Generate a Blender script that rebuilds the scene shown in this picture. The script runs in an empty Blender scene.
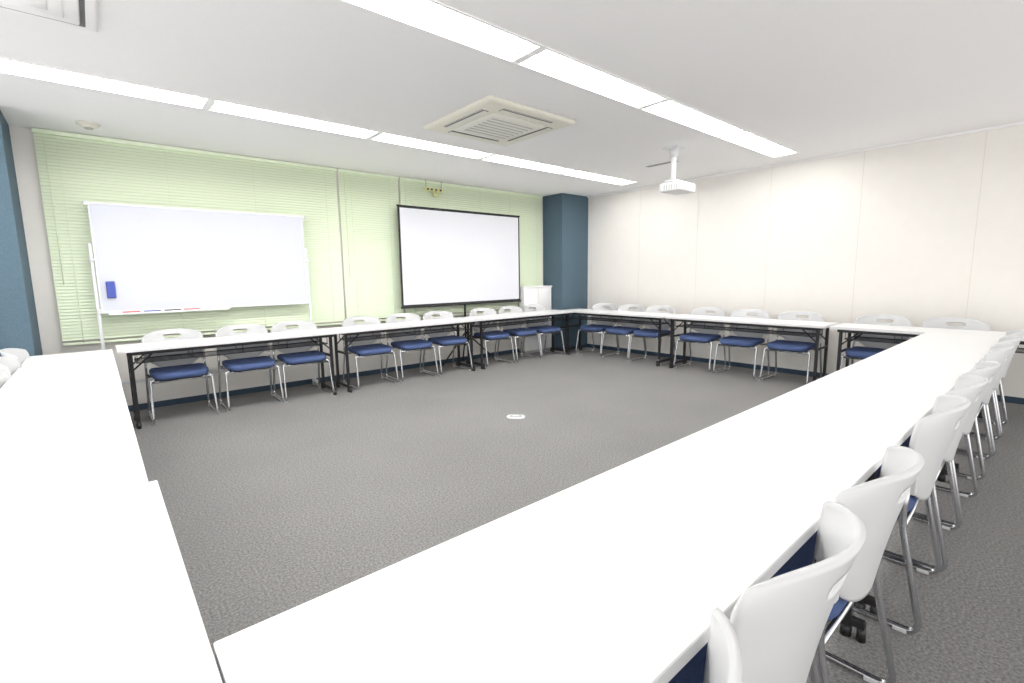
import bpy, bmesh, random
from math import *
from mathutils import Vector, Matrix

random.seed(3)
scene = bpy.context.scene
scene.view_settings.view_transform = 'Standard'
scene.view_settings.look = 'None'
scene.view_settings.exposure = 0.0

XW, YW, C = 6.51, 5.96, 2.58
XL, YN = -1.7, -1.9

# ------------------------------------------------------------------ materials
def mat(name, col, rough=0.5, metal=0.0, noise=0.0, nscale=50.0, bump=0.0, bscale=200.0, spec=0.5, emit=None, estr=0.0):
    m = bpy.data.materials.new(name); m.use_nodes = True
    nt = m.node_tree; b = nt.nodes['Principled BSDF']
    b.inputs['Roughness'].default_value = rough
    b.inputs['Metallic'].default_value = metal
    b.inputs['Specular IOR Level'].default_value = spec
    b.inputs['Base Color'].default_value = (*col, 1)
    tc = nt.nodes.new('ShaderNodeTexCoord')
    if noise > 0:
        n = nt.nodes.new('ShaderNodeTexNoise'); n.inputs['Scale'].default_value = nscale
        n.inputs['Detail'].default_value = 4
        nt.links.new(tc.outputs['Object'], n.inputs['Vector'])
        r = nt.nodes.new('ShaderNodeValToRGB')
        r.color_ramp.elements[0].position = 0.3; r.color_ramp.elements[1].position = 0.7
        r.color_ramp.elements[0].color = (*[c*(1-noise) for c in col], 1)
        r.color_ramp.elements[1].color = (*[min(1, c*(1+noise)) for c in col], 1)
        nt.links.new(n.outputs['Fac'], r.inputs['Fac'])
        nt.links.new(r.outputs['Color'], b.inputs['Base Color'])
    if bump > 0:
        n2 = nt.nodes.new('ShaderNodeTexNoise'); n2.inputs['Scale'].default_value = bscale
        nt.links.new(tc.outputs['Object'], n2.inputs['Vector'])
        bp = nt.nodes.new('ShaderNodeBump'); bp.inputs['Strength'].default_value = bump
        bp.inputs['Distance'].default_value = 0.004
        nt.links.new(n2.outputs['Fac'], bp.inputs['Height'])
        nt.links.new(bp.outputs['Normal'], b.inputs['Normal'])
    if emit:
        b.inputs['Emission Color'].default_value = (*emit, 1)
        b.inputs['Emission Strength'].default_value = estr
    return m

M_ceil = mat('ceiling_paint', (0.91, 0.90, 0.90), 0.9, noise=0.01, nscale=60)
M_cream = mat('cream_wall_panel', (0.86, 0.83, 0.785), 0.7, noise=0.01, nscale=8)
M_joint = mat('panel_joint', (0.72, 0.67, 0.61), 0.7)
M_blue = mat('blue_fabric_wall', (0.075, 0.122, 0.158), 0.9, noise=0.22, nscale=160, bump=0.3)
M_base = mat('navy_baseboard', (0.03, 0.06, 0.10), 0.5)
M_white = mat('white_laminate', (0.93, 0.93, 0.93), 0.35, spec=0.3)
M_edge = mat('white_edge_band', (0.84, 0.84, 0.84), 0.5)
M_black = mat('black_steel', (0.015, 0.015, 0.017), 0.4)
M_plast = mat('white_plastic', (0.64, 0.645, 0.65), 0.35)
M_seat = mat('blue_upholstery', (0.06, 0.095, 0.22), 0.95, noise=0.25, nscale=350, bump=0.4)
M_chrome = mat('chrome_tube', (0.62, 0.63, 0.65), 0.22, metal=1.0)
M_blind = mat('green_slat', (0.885, 0.98, 0.76), 0.5)
M_cord = mat('blind_cord', (0.80, 0.88, 0.66), 0.8)
M_board = mat('whiteboard_enamel', (0.64, 0.66, 0.74), 0.25)
M_alu = mat('aluminium_frame', (0.80, 0.81, 0.83), 0.4)
M_screen = mat('screen_fabric', (0.75, 0.76, 0.81), 0.9)
M_sblack = mat('screen_border', (0.02, 0.02, 0.02), 0.7)
M_ac = mat('ac_beige', (0.80, 0.78, 0.68), 0.5)
M_acw = mat('ac_grille', (0.80, 0.79, 0.72), 0.5)
M_dark = mat('dark_slot', (0.12, 0.12, 0.12), 0.7)
M_grey = mat('grey_plastic', (0.45, 0.45, 0.44), 0.5)
M_lens = mat('lens_glass', (0.02, 0.02, 0.04), 0.05)
M_trough = mat('fixture_reflector', (0.92, 0.92, 0.92), 0.4)
M_tube = mat('fluorescent_tube', (1, 1, 1), 0.5, emit=(1.0, 0.985, 0.965), estr=38.0)
M_eraser = mat('eraser_blue', (0.05, 0.08, 0.35), 0.6)
M_red = mat('marker_red', (0.7, 0.05, 0.05), 0.4)
M_sign = mat('sign_yellow', (0.75, 0.75, 0.35), 0.5)

# carpet
M_carpet = mat('grey_carpet', (0.19, 0.185, 0.18), 1.0, spec=0.05)
nt = M_carpet.node_tree; b = nt.nodes['Principled BSDF']
tc = nt.nodes.new('ShaderNodeTexCoord')
n1 = nt.nodes.new('ShaderNodeTexNoise'); n1.inputs['Scale'].default_value = 95; n1.inputs['Detail'].default_value = 4
n1.inputs['Roughness'].default_value = 0.75
n2 = nt.nodes.new('ShaderNodeTexNoise'); n2.inputs['Scale'].default_value = 1.3; n2.inputs['Detail'].default_value = 3
nt.links.new(tc.outputs['Object'], n1.inputs['Vector']); nt.links.new(tc.outputs['Object'], n2.inputs['Vector'])
r1 = nt.nodes.new('ShaderNodeValToRGB')
r1.color_ramp.elements[0].position = 0.36; r1.color_ramp.elements[0].color = (0.145, 0.140, 0.138, 1)
r1.color_ramp.elements[1].position = 0.66; r1.color_ramp.elements[1].color = (0.33, 0.322, 0.318, 1)
r2 = nt.nodes.new('ShaderNodeValToRGB')
r2.color_ramp.elements[0].position = 0.3; r2.color_ramp.elements[0].color = (0.92, 0.92, 0.92, 1)
r2.color_ramp.elements[1].position = 0.7; r2.color_ramp.elements[1].color = (1, 1, 1, 1)
mx = nt.nodes.new('ShaderNodeMix'); mx.data_type = 'RGBA'; mx.blend_type = 'MULTIPLY'; mx.inputs['Factor'].default_value = 1
nt.links.new(n1.outputs['Fac'], r1.inputs['Fac']); nt.links.new(n2.outputs['Fac'], r2.inputs['Fac'])
nt.links.new(r1.outputs['Color'], mx.inputs[6]); nt.links.new(r2.outputs['Color'], mx.inputs[7])
nt.links.new(mx.outputs[2], b.inputs['Base Color'])
bp = nt.nodes.new('ShaderNodeBump'); bp.inputs['Strength'].default_value = 0.4; bp.inputs['Distance'].default_value = 0.003
nt.links.new(n1.outputs['Fac'], bp.inputs['Height']); nt.links.new(bp.outputs['Normal'], b.inputs['Normal'])

# ------------------------------------------------------------------ builder
class B:
    def __init__(s): s.bm = bmesh.new(); s.mats = []
    def mi(s, m):
        if m not in s.mats: s.mats.append(m)
        return s.mats.index(m)
    def add(s, t, m, smooth=False, M=None):
        i = s.mi(m)
        if M is not None: bmesh.ops.transform(t, matrix=M, verts=t.verts)
        bmesh.ops.recalc_face_normals(t, faces=t.faces)
        for f in t.faces: f.material_index = i; f.smooth = smooth
        me = bpy.data.meshes.new('tmp'); t.to_mesh(me); t.free()
        s.bm.from_mesh(me); bpy.data.meshes.remove(me)
    def box(s, x0, x1, y0, y1, z0, z1, m, bev=0.0, M=None, seg=2):
        t = bmesh.new(); bmesh.ops.create_cube(t, size=1)
        for v in t.verts:
            v.co = Vector(((x0+x1)/2+v.co.x*(x1-x0), (y0+y1)/2+v.co.y*(y1-y0), (z0+z1)/2+v.co.z*(z1-z0)))
        if bev > 0: bmesh.ops.bevel(t, geom=t.edges[:], offset=bev, segments=seg, affect='EDGES', profile=0.5)
        s.add(t, m, False, M)
    def cyl(s, p0, p1, r, m, r2=None, n=16, smooth=True):
        p0 = Vector(p0); p1 = Vector(p1); d = p1-p0
        t = bmesh.new()
        bmesh.ops.create_cone(t, cap_ends=True, segments=n, radius1=r, radius2=r if r2 is None else r2, depth=d.length)
        s.add(t, m, smooth, Matrix.Translation((p0+p1)/2) @ d.to_track_quat('Z', 'Y').to_matrix().to_4x4())
    def tube(s, pts, r, m, fil=0.04, n=10, closed=False, seg=5):
        P = [Vector(p) for p in pts]; path = []
        N = len(P)
        for i in range(N):
            if not closed and (i == 0 or i == N-1): path.append(P[i]); continue
            a, c, e = P[i-1], P[i], P[(i+1) % N]
            d1 = (a-c); d2 = (e-c); f = min(fil, d1.length*0.45, d2.length*0.45)
            q0 = c+d1.normalized()*f; q1 = c+d2.normalized()*f
            for k in range(seg+1):
                u = k/seg; path.append(q0*(1-u)**2+c*2*u*(1-u)+q1*u*u)
        t = bmesh.new(); rings = []; L = len(path); nrm = None
        for i, p in enumerate(path):
            if closed: tg = (path[(i+1) % L]-path[i-1]).normalized()
            else: tg = (path[min(i+1, L-1)]-path[max(i-1, 0)]).normalized()
            if nrm is None: nrm = tg.orthogonal().normalized()
            else: nrm = (nrm-tg*nrm.dot(tg)).normalized()
            bi = tg.cross(nrm)
            rings.append([t.verts.new(p+(nrm*cos(2*pi*k/n)+bi*sin(2*pi*k/n))*r) for k in range(n)])
        for i in range(L if closed else L-1):
            A, Bn = rings[i], rings[(i+1) % L]
            for k in range(n): t.faces.new((A[k], A[(k+1) % n], Bn[(k+1) % n], Bn[k]))
        if not closed: t.faces.new(rings[0][::-1]); t.faces.new(rings[-1])
        s.add(t, m, True)
    def slab(s, w, d, r, prof, m, warp=None, cx=0, cy=0):
        """rounded-rectangle loft; prof=[(inset,z)...]"""
        t = bmesh.new(); rings = []
        for ins, z in prof:
            hw, hd = w/2-ins, d/2-ins; rr = max(r-ins, 0.003); ring = []
            for (sx, sy, a0) in ((1, 1, 0), (-1, 1, 90), (-1, -1, 180), (1, -1, 270)):
                for k in range(7):
                    a = radians(a0+90*k/6)
                    p = Vector((cx+sx*(hw-rr)+rr*cos(a), cy+sy*(hd-rr)+rr*sin(a), z))
                    if warp: p = warp(p)
                    ring.append(t.verts.new(p))
            rings.append(ring)
        n = len(rings[0])
        for A, Bn in zip(rings, rings[1:]):
            for k in range(n): t.faces.new((A[k], A[(k+1) % n], Bn[(k+1) % n], Bn[k]))
        t.faces.new(rings[0][::-1]); t.faces.new(rings[-1])
        s.add(t, m, True)
    def mesh(s, name):
        me = bpy.data.meshes.new(name); s.bm.to_mesh(me); s.bm.free()
        for m in s.mats: me.materials.append(m)
        return me
    def obj(s, name, loc=(0, 0, 0), rz=0):
        return inst(s.mesh(name), name, loc, rz)

def inst(me, name, loc=(0, 0, 0), rz=0):
    o = bpy.data.objects.new(name, me); o.location = loc; o.rotation_euler = (0, 0, rz)
    scene.collection.objects.link(o); return o

# ------------------------------------------------------------------ room shell
T = 0.12
b = B(); b.box(XL-T, XW+T, YN-T, YW+T, -0.1, 0, M_carpet); b.obj('floor')

L1 = (4.23, 4.50); L2 = (2.13, 2.39)
XE = 6.09
b = B()
for y0, y1 in ((YN-T, L2[0]), (L2[1], L1[0]), (L1[1], YW+T)):
    b.box(XL-T, XW+T, y0, y1, C, C+0.1, M_ceil)
for L in (L1, L2):
    b.box(XE, XW+T, L[0], L[1], C, C+0.1, M_ceil)
b.box(XL-T, XW+T, YN-T, YW+T, C+0.1, C+0.14, M_ceil)
b.obj('ceiling')

# right wall with panel joints
b = B(); b.box(XW, XW+T, YN-T, YW+T, 0, C, M_cream)
b.obj('wall_right')
b = B()
y = 0.66-0.955*2
while y < 5.5:
    b.box(XW-0.002, XW, y-0.002, y+0.002, 0.06, C, M_joint)
    y += 0.955
b.obj('trim_1')
b = B(); b.box(XL-T, XW+T, YW, YW+T, 0, C, M_cream); b.obj('wall_back')
b = B(); b.box(XW-0.012, XW, YN, 5.52, 0, 0.06, M_base); b.obj('baseboard_right')
b = B(); b.box(-0.40, 5.86, YW-0.012, YW, 0, 0.06, M_base); b.obj('baseboard_back')
b = B(); b.box(XW-0.025, XW, YN, 5.52, C-0.02, C, M_ceil); b.obj('trim_2')

# pillars
b = B(); b.box(5.86, XW, 5.52, YW, 0, C, M_blue); b.box(5.855, XW, 5.515, YW, 0, 0.06, M_base); b.obj('wall_pillar_right')
b = B(); b.box(XL, -0.405, 5.32, YW, 0, C, M_blue); b.box(XL, -0.40, 5.315, YW, 0, 0.06, M_base); b.obj('wall_pillar_left')

# ------------------------------------------------------------------ fluorescent fixtures (recessed)
def fixture(L, name):
    w = L[1]-L[0]; ln = 1.325
    b = B()
    b.box(0, ln, 0, w, 0.085, 0.099, M_trough)
    for sgn in (0, 1):
        t = bmesh.new()
        ya, yb = (0.001, 0.03) if sgn == 0 else (w-0.001, w-0.03)
        v = [t.verts.new(p) for p in ((0, ya, 0.0), (ln, ya, 0.0), (ln, yb, 0.085), (0, yb, 0.085))]
        t.faces.new(v); b.add(t, M_trough)
        y0, y1 = (-0.012, 0.006) if sgn == 0 else (w-0.006, w+0.012)
        b.box(0.004, ln-0.004, y0, y1, -0.006, 0.002, M_trough)
    b.box(0.03, ln-0.03, w/2-0.018, w/2+0.018, 0.045, 0.085, M_trough, 0.004)
    for x in (0.0, ln-0.028):
        b.box(x, x+0.028, 0.002, w-0.002, -0.004, 0.085, M_trough)
    for y in (w*0.27, w*0.73):
        b.cyl((0.05, y, 0.035), (ln-0.05, y, 0.035), 0.0165, M_tube, n=10)
        for x in (0.022, ln-0.05):
            b.box(x, x+0.028, y-0.016, y+0.016, 0.018, 0.085, M_plast)
    return b.mesh(name)
for L in (L1, L2):
    me = fixture(L, 'fluorescent_light')
    for i in range(6):
        x = 6.09-1.325*(i+1)
        if x < XL-0.2: continue
        inst(me, 'fluorescent_light', (x, L[0], C))

# ------------------------------------------------------------------ green venetian blinds
def blinds(x0, x1, name, ztop=C-0.005, zbot=0.70, yc=YW-0.045):
    b = B()
    b.box(x0+0.004, x1-0.004, yc-0.02, yc+0.025, ztop-0.035, ztop, M_blind, 0.003)
    t = bmesh.new(); z = ztop-0.050
    while z > zbot+0.03:
        ang = radians(61+random.uniform(-2.0, 2.0))
        hw = 0.0155; sag = 0.002
        pr = [(-hw, 0), (0, sag), (hw, 0)]
        row = []
        for (a, c) in pr:
            dy = a*cos(ang)-c*sin(ang); dz = a*sin(ang)+c*cos(ang)
            row.append((t.verts.new((x0+0.008, yc+dy, z+dz)), t.verts.new((x1-0.008, yc+dy, z+dz))))
        for k in range(2):
            t.faces.new((row[k][0], row[k][1], row[k+1][1], row[k+1][0]))
        z -= 0.029
    b.add(t, M_blind, False)
    b.box(x0+0.006, x1-0.006, yc-0.012, yc+0.012, zbot, zbot+0.022, M_blind, 0.003)
    n = max(2, round((x1-x0)/0.75)+1)
    for k in range(n):
        x = x0+0.15+(x1-x0-0.3)*k/(n-1)
        b.cyl((x, yc-0.0175, zbot+0.01), (x, yc-0.0175, ztop-0.03), 0.0015, M_cord, n=6)
    b.cyl((x0+0.07, yc-0.026, 1.25), (x0+0.07, yc-0.026, ztop-0.04), 0.003, M_cord, n=6)
    b.obj(name)
blinds(-0.27, 2.345, 'venetian_blind')
blinds(2.355, 3.165, 'venetian_blind')
blinds(3.175, 5.80, 'venetian_blind')

# ------------------------------------------------------------------ folding table
def table_mesh(ln, dp, H=0.70):
    b = B(); hl, hd = ln/2, dp/2
    b.box(-hl, hl, -hd, hd, H-0.028, H, M_white, 0.002)
    b.box(-hl-0.0008, hl+0.0008, -hd-0.0008, hd+0.0008, H-0.026, H-0.003, M_edge)
    for y in (-hd+0.05, hd-0.05):
        b.box(-hl+0.06, hl-0.06, y-0.012, y+0.012, H-0.060, H-0.028, M_black, 0.002)
    for s in (-1, 1):
        x = s*(hl-0.085)
        b.box(x-0.015, x+0.015, -hd+0.05, hd-0.05, H-0.058, H-0.030, M_black)
        for y in (-hd+0.075, hd-0.075):
            b.box(x-0.014, x+0.014, y-0.014, y+0.014, 0.035, H-0.05, M_black, 0.003)
            b.cyl((x, y, 0.0), (x, y, 0.04), 0.018, M_black)
        b.box(x-0.012, x+0.012, -hd+0.02, hd-0.02, 0.045, 0.075, M_black, 0.003)
        b.box(x-0.010, x+0.010, -hd+0.075, hd-0.075, 0.42, 0.445, M_black, 0.003)
        for y in (-hd+0.075, hd-0.075):
            b.tube([(x, y, 0.50), (x-s*0.16, y, H-0.05)], 0.007, M_black, n=8)
        for y in (-hd+0.03, hd-0.03):
            b.cyl((x, y, 0.0), (x, y, 0.05), 0.014, M_black)
    z = H-0.13
    x0, x1 = -hl+0.12, hl-0.12
    b.tube([(x0, -hd+0.09, z), (x1, -hd+0.09, z), (x1, hd-0.06, z), (x0, hd-0.06, z)], 0.005, M_black, closed=True, n=8, fil=0.02)
    for k in range(1, 4):
        y = -hd+0.09+(dp-0.15)*k/4
        b.tube([(x0, y, z), (x1, y, z)], 0.003, M_black, n=6)
    for k in range(5):
        x = x0+(x1-x0)*(k+0.02)/4.04
        b.tube([(x, -hd+0.09, H-0.04), (x, -hd+0.09, z), (x, hd-0.06, z), (x, hd-0.06, H-0.04)], 0.003, M_black, n=6, fil=0.02)
    return b.mesh('folding_table')
tA = table_mesh(1.884, 0.505)
tB = table_mesh(1.884, 0.46)
tL = table_mesh(1.804, 0.505)
for i in range(3): inst(tA, 'folding_table', (0.09+0.94+1.885*i, 0.335+0.2525, 0))
for i in range(3): inst(tB, 'folding_table', (0.095+0.94+1.885*i, 5.15+0.23, 0), pi)
for j, (yc, dx) in enumerate(((0.777, 0.0), (2.582, -0.02), (4.387, -0.018))):
    inst(tL, 'folding_table', (-0.17+dx, yc, 0), -pi/2)
for yc in (4.51, 2.595, 0.67): inst(tB, 'folding_table', (5.755+0.23, yc, 0), pi/2)

# ------------------------------------------------------------------ chair (sitter faces +Y)
def chair_mesh():
    b = B()
    def warp(p):
        q = p.copy()
        if q.y > 0.08: q.z -= 1.1*(q.y-0.08)**2
        q.z += 0.012*(abs(q.x)/0.22)**2
        return q
    b.slab(0.44, 0.39, 0.08, [(0.02, 0.398), (0.006, 0.402), (0.0, 0.412), (0.0, 0.432), (0.006, 0.444), (0.02, 0.452), (0.05, 0.456), (0.12, 0.455)], M_seat, warp, cy=0.015)
    b.slab(0.40, 0.36, 0.06, [(0.0, 0.388), (0.0, 0.402)], M_black, warp, cy=0.015)
    # back shell
    NU, NV = 36, 28
    t = bmesh.new(); V = {}
    zb, zt = 0.43, 0.80
    HV = 0.82
    hole = lambda u, v: ((u/0.30)**4+((v-HV)/0.05)**4)
    for i in range(NU+1):
        for j in range(NV+1):
            u = -1+2*i/NU; v = j/NV; V[i, j] = [u, v]
    fc = []
    for i in range(NU):
        for j in range(NV):
            uc = -1+2*(i+.5)/NU; vc = (j+.5)/NV
            if hole(uc, vc) < 1.0: continue
            fc.append((i, j))
    used = {}
    for (i, j) in fc:
        for q in ((i, j), (i+1, j), (i+1, j+1), (i, j+1)): used[q] = used.get(q, 0)+1
    for q, c in used.items():
        u, v = V[q]
        if c < 4 and 0.6 < v < 0.96 and abs(u) < 0.5:
            h = hole(u, v)
            if h > 0:
                k = (1/h)**0.25; V[q] = [u*k, HV+(v-HV)*k]
    def pos(u, v):
        w = 0.195+0.050*min(1, v/0.5)**0.8
        if v > 0.72: w *= 1-0.10*((v-0.72)/0.28)**3
        if v < 0.25: w *= 1-0.12*((0.25-v)/0.25)**2
        x = u*w
        z = zb+(zt-zb)*v - (0.030*abs(u)**4)*(v**3) + 0.06*abs(u)**3*(1-v)**3
        y = -0.210-0.050*v-0.030*v*v + 0.105*(abs(u)**2.1)*(0.35+0.65*v)
        return Vector((x, y, z))
    vv = {q: t.verts.new(pos(*V[q])) for q in used}
    for (i, j) in fc: t.faces.new((vv[i, j], vv[i+1, j], vv[i+1, j+1], vv[i, j+1]))
    bmesh.ops.recalc_face_normals(t, faces=t.faces)
    bmesh.ops.solidify(t, geom=t.faces[:], thickness=0.013)
    b.add(t, M_plast, True)
    # side frames (sled loops)
    for s in (-1, 1):
        b.tube([(s*0.19, 0.16, 0.388), (s*0.235, 0.17, 0.385), (s*0.245, 0.235, 0.011), (s*0.245, -0.245, 0.011), (s*0.238, -0.165, 0.40), (s*0.230, -0.175, 0.62)], 0.011, M_chrome, fil=0.05, n=10)
        b.tube([(s*0.237, -0.165, 0.395), (s*0.16, -0.14, 0.385), (s*0.16, 0.14, 0.385), (s*0.19, 0.16, 0.388)], 0.009, M_chrome, fil=0.03, n=8)
        for y in (-0.19, 0.19):
            b.box(s*0.245-0.013, s*0.245+0.013, y-0.02, y+0.02, 0.0, 0.014, M_plast, 0.002)
        b.box(s*0.224-0.014, s*0.224+0.014, -0.195, -0.155, 0.50, 0.60, M_plast, 0.005)
    b.tube([(-0.238, -0.168, 0.375), (0.238, -0.168, 0.375)], 0.009, M_chrome, n=8)
    b.tube([(-0.236, 0.17, 0.37), (0.236, 0.17, 0.37)], 0.009, M_chrome, n=8)
    return b.mesh('meeting_chair')
ch = chair_mesh()
def chair(x, y, rz):
    o = inst(ch, 'meeting_chair', (x, y, 0), rz+random.uniform(-0.03, 0.03)); return o
for x in (0.44, 0.95, 1.47, 2.29, 2.82, 3.36, 4.18, 4.72, 5.26): chair(x, 0.485, 0)
for x in (0.53, 1.12, 1.64, 2.42, 2.98, 3.52, 4.28, 4.82, 5.34): chair(x, 5.435, pi)
for y in (4.92, 4.41, 3.90, 3.17, 2.62, 2.05, 1.27, 0.70): chair(6.04, y, pi/2)
for y in (4.92, 4.38, 3.84, 3.10, 2.58, 2.04): chair(-0.26, y, -pi/2)

# ------------------------------------------------------------------ whiteboard on stand
b = B()
x0, x1, z0, z1, yb = 0.04, 1.86, 1.0, 1.965, 5.80
b.box(x0, x1, yb, yb+0.02, z0, z1, M_board)
for (a, c, d, e) in ((x0-0.012, x1+0.012, z1-0.006, z1+0.014), (x0-0.012, x1+0.012, z0-0.02, z0+0.004), ):
    b.box(a, c, yb-0.008, yb+0.024, d, e, M_alu, 0.003)
for x in (x0-0.012, x1-0.004):
    b.box(x, x+0.016, yb-0.008, yb+0.024, z0-0.01, z1+0.01, M_alu, 0.003)
for x in (x0-0.03, x1+0.03):
    b.box(x-0.012, x+0.012, yb, yb+0.024, 0.08, 1.62, M_alu, 0.003)
    b.cyl((x, yb-0.012, 1.47), (x, yb+0.03, 1.47), 0.022, M_alu)
    b.box(x-0.015, x+0.015, yb-0.06, yb+0.08, 0.05, 0.08, M_alu, 0.004)
    for yy in (yb-0.045, yb+0.065):
        b.cyl((x-0.01, yy, 0.025), (x+0.01, yy, 0.025), 0.025, M_grey)
    for (zz) in (z0, z1):
        b.box(x-0.02+0.01*(1 if x < 1 else -1), x+0.02+0.01*(1 if x < 1 else -1), yb-0.012, yb+0.028, zz-0.02, zz+0.02, M_alu, 0.004)
b.box(x0-0.03, x1+0.03, yb+0.004, yb+0.02, 0.30, 0.325, M_alu, 0.003)
b.box(0.08, 1.05, yb-0.065, yb, z0-0.035, z0-0.028, M_alu)
b.box(0.08, 1.05, yb-0.068, yb-0.062, z0-0.035, z0-0.018, M_alu)
for k, m in enumerate((M_red, M_eraser, M_black, M_red)):
    b.cyl((0.18+0.16*k, yb-0.035, z0-0.019), (0.31+0.16*k, yb-0.035, z0-0.019), 0.009, m, n=10)
b.box(0.085, 0.15, yb-0.035, yb, 1.12, 1.27, M_eraser, 0.008)
b.box(0.085, 0.15, yb-0.012, yb, 1.118, 1.272, M_black, 0.003)
b.box(0.78, 1.0, yb-0.002, yb, z0+0.015, z0+0.03, M_alu)
b.obj('whiteboard')

# ------------------------------------------------------------------ projection screen on stand
b = B()
x0, x1, z0, z1, ys = 3.075, 5.18, 0.875, 2.195, 5.80
b.box(x0, x1, ys, ys+0.006, z0, z1, M_sblack)
b.box(x0+0.026, x1-0.026, ys-0.002, ys, z0+0.026, z1-0.026, M_screen)
b.box(x0-0.01, x1+0.01, ys-0.012, ys+0.018, z1-0.008, z1+0.008, M_sblack, 0.004)
b.box(x0-0.01, x1+0.01, ys-0.014, ys+0.02, z0-0.02, z0+0.005, M_sblack, 0.005)
b.cyl((4.12, ys+0.04, 0.25), (4.12, ys+0.04, 2.2), 0.014, M_black)
for a in (200, 340, 90):
    L = 0.10 if a == 90 else 0.5
    b.tube([(4.12, ys+0.04, 0.45), (4.12+cos(radians(a))*L, ys+0.04+sin(radians(a))*min(L, 0.25)*0.9, 0.012)], 0.011, M_black)
b.obj('projection_screen')

# small hanging bracket and sign above the screen
b = B()
b.box(3.52, 3.83, YW-0.10, YW-0.075, 2.435, 2.475, M_sign, 0.003)
for x in (3.56, 3.62, 3.69, 3.76):
    b.box(x, x+0.03, YW-0.104, YW-0.099, 2.443, 2.467, M_black)
for x in (3.55, 3.80):
    b.cyl((x, YW-0.088, 2.47), (x, YW-0.088, 2.58), 0.005, M_grey)
b.box(3.66, 3.74, YW-0.11, YW-0.075, 2.37, 2.42, M_sign, 0.004)
b.cyl((3.70, YW-0.09, 2.42), (3.70, YW-0.09, 2.44), 0.006, M_grey)
b.obj('room_number_sign')

# ------------------------------------------------------------------ cabinet in the corner
b = B()
xa, xb = 5.215, 5.835
b.box(xa, xb, 5.74, 5.87, 0.04, 1.07, M_white, 0.004)
b.box(xa-0.012, xb+0.012, 5.73, 5.88, 1.07, 1.095, M_white, 0.004)
b.box(xa+0.02, xb-0.02, 5.75, 5.87, 0.0, 0.04, M_grey)
xm = (xa+xb)/2
b.box(xm-0.002, xm+0.002, 5.7385, 5.741, 0.06, 1.05, M_grey)
for x in (xm-0.03, xm+0.02): b.box(x, x+0.012, 5.725, 5.74, 0.62, 0.72, M_alu, 0.003)
b.obj('white_cabinet')

# ------------------------------------------------------------------ ceiling AC cassette
b = B()
S = 0.475
b.slab(2*S, 2*S, 0.02, [(0.0, 0.0), (0.0, -0.012), (0.012, -0.026), (0.03, -0.032)], M_ac)
b.slab(0.56, 0.56, 0.02, [(0.0, -0.030), (0.0, -0.040), (0.012, -0.046)], M_acw)
for k in range(15):
    y = -0.215+0.43*k/14
    b.box(-0.225, 0.225, y-0.006, y+0.006, -0.050, -0.045, M_grey if k % 2 else M_acw)
for k in range(4):
    R = Matrix.Rotation(k*pi/2, 4, 'Z')
    b.box(-0.27, 0.27, 0.325, 0.395, -0.0345, -0.031, M_dark, M=R)
    b.box(-0.27, 0.27, 0.338, 0.372, -0.042, -0.036, M_acw, 0.002, M=R)
    b.box(-0.27, 0.27, 0.388, 0.394, -0.036, -0.031, M_acw, M=R)
b.obj('ceiling_air_conditioner', (2.80, 3.385, C))

# second diffuser upper left
b = B()
b.slab(0.52, 0.52, 0.01, [(0.0, 0.0), (0.0, -0.012), (0.015, -0.02)], M_ceil)
b.box(-0.21, 0.21, -0.21, 0.21, -0.022, -0.0195, M_dark)
for k in range(3):
    s = 0.19-k*0.055
    b.slab(2*s, 2*s, 0.01, [(0.0, -0.022), (0.006, -0.03-0.004*k)], M_ceil)
b.obj('ceiling_vent', (-0.11, 3.21, C))

# linear vent near the projector
b = B()
b.box(-0.22, 0.22, -0.045, 0.045, -0.008, 0.0, M_ceil, 0.002)
for y in (-0.020, 0.020): b.box(-0.20, 0.20, y-0.012, y+0.012, -0.0095, -0.007, M_dark)
b.obj('ceiling_air_slot', (5.30, 3.36, C), pi/2)

# detector
b = B(); r = 0.08
b.cyl((0, 0, -0.012), (0, 0, 0), r, M_ac, n=32)
b.cyl((0, 0, -0.035), (0, 0, -0.012), r*0.55, M_ac, r2=r*0.85, n=32)
b.cyl((0, 0, -0.045), (0, 0, -0.035), r*0.3, M_grey, r2=r*0.4, n=24)
b.obj('smoke_detector', (0.10, 5.50, C))

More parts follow.
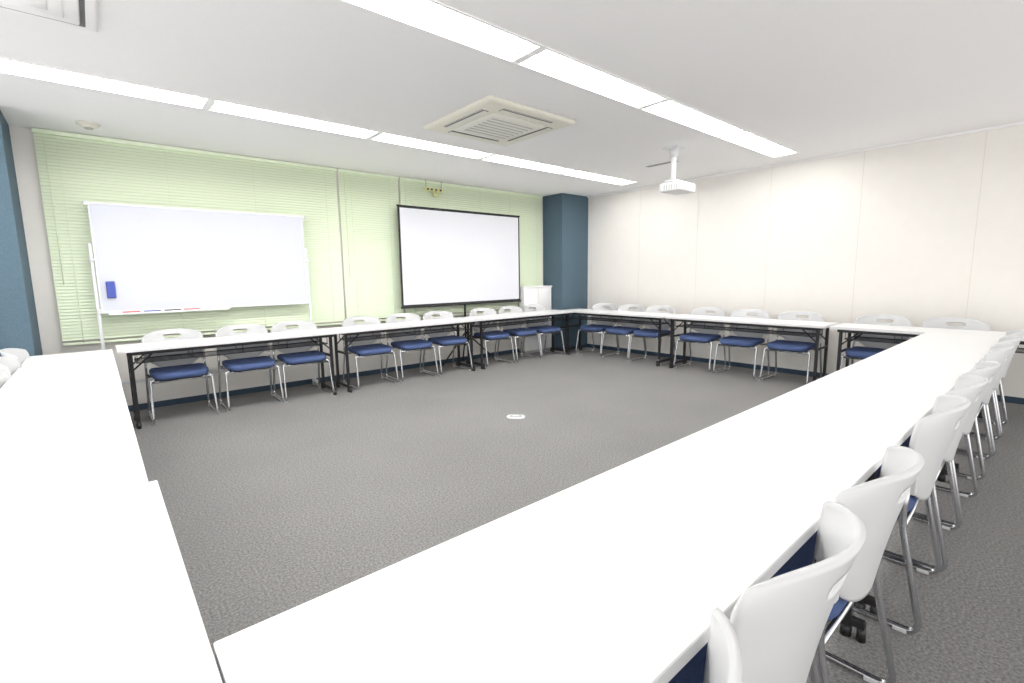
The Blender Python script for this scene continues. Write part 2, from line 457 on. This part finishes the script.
# ------------------------------------------------------------------ ceiling projector
b = B()
M_pj = mat('projector_white', (0.80, 0.80, 0.81), 0.4)
b.box(-0.09, 0.09, -0.09, 0.09, -0.012, 0.0, M_pj, 0.003)
b.cyl((0, 0, -0.34), (0, 0, -0.01), 0.028, M_pj)
b.cyl((0, 0, -0.10), (0, 0, -0.012), 0.045, M_pj)
b.box(-0.07, 0.07, -0.06, 0.06, -0.35, -0.33, M_pj, 0.004)
ox, oy = 0.05, -0.03
for sx in (-1, 1):
    for sy in (-1, 1):
        b.tube([(sx*0.05, sy*0.04, -0.34), (ox+sx*0.11, oy+sy*0.08, -0.365)], 0.007, M_pj, n=8)
b.box(ox-0.165, ox+0.165, oy-0.12, oy+0.12, -0.455, -0.362, M_pj, 0.016, seg=3)
b.box(ox-0.12, ox+0.02, oy-0.1215, oy-0.118, -0.44, -0.385, M_grey)
for k in range(6):
    y = oy-0.08+0.028*k
    b.box(ox+0.163, ox+0.1665, y, y+0.014, -0.44, -0.385, M_grey)
    b.box(ox-0.1665, ox-0.163, y, y+0.010, -0.44, -0.39, M_grey)
b.cyl((ox+0.09, oy+0.10, -0.41), (ox+0.09, oy+0.135, -0.41), 0.036, M_grey, n=24)
b.cyl((ox+0.09, oy+0.13, -0.41), (ox+0.09, oy+0.138, -0.41), 0.028, M_lens, n=24)
b.obj('ceiling_projector', (4.77, 2.88, C), 0.05)

# floor outlet
b = B()
b.slab(0.17, 0.12, 0.05, [(0, 0.0), (0, 0.004), (0.004, 0.007)], M_alu)
b.slab(0.11, 0.07, 0.02, [(0, 0.006), (0, 0.011), (0.003, 0.013)], M_grey)
b.box(-0.03, 0.03, -0.012, 0.012, 0.0125, 0.0138, M_alu)
b.obj('floor_outlet', (2.78, 3.19, 0), -0.75)

# ------------------------------------------------------------------ world + camera
w = bpy.data.worlds.new('World'); scene.world = w; w.use_nodes = True
w.node_tree.nodes['Background'].inputs['Color'].default_value = (1.0, 0.99, 0.975, 1)
w.node_tree.nodes['Background'].inputs['Strength'].default_value = 1.95  # added ambient fill, enters where the front and left walls are left out

yw, pt, rl, F = 0.86, 0.136, 0.0147, 481.0
f = Vector((cos(yw)*cos(pt), sin(yw)*cos(pt), -sin(pt)))
rt = Vector((sin(yw), -cos(yw), 0)); dn = f.cross(rt)
Rv = cos(rl)*rt+sin(rl)*dn; Dv = -sin(rl)*rt+cos(rl)*dn
m3 = Matrix((Rv, -Dv, -f)).transposed()
cam = bpy.data.cameras.new('camera'); cam.lens = F/1024*36; cam.sensor_width = 36; cam.clip_start = 0.02
co = bpy.data.objects.new('camera', cam); scene.collection.objects.link(co)
co.matrix_world = Matrix.Translation((0, 0, 1.27)) @ m3.to_4x4()
scene.camera = co
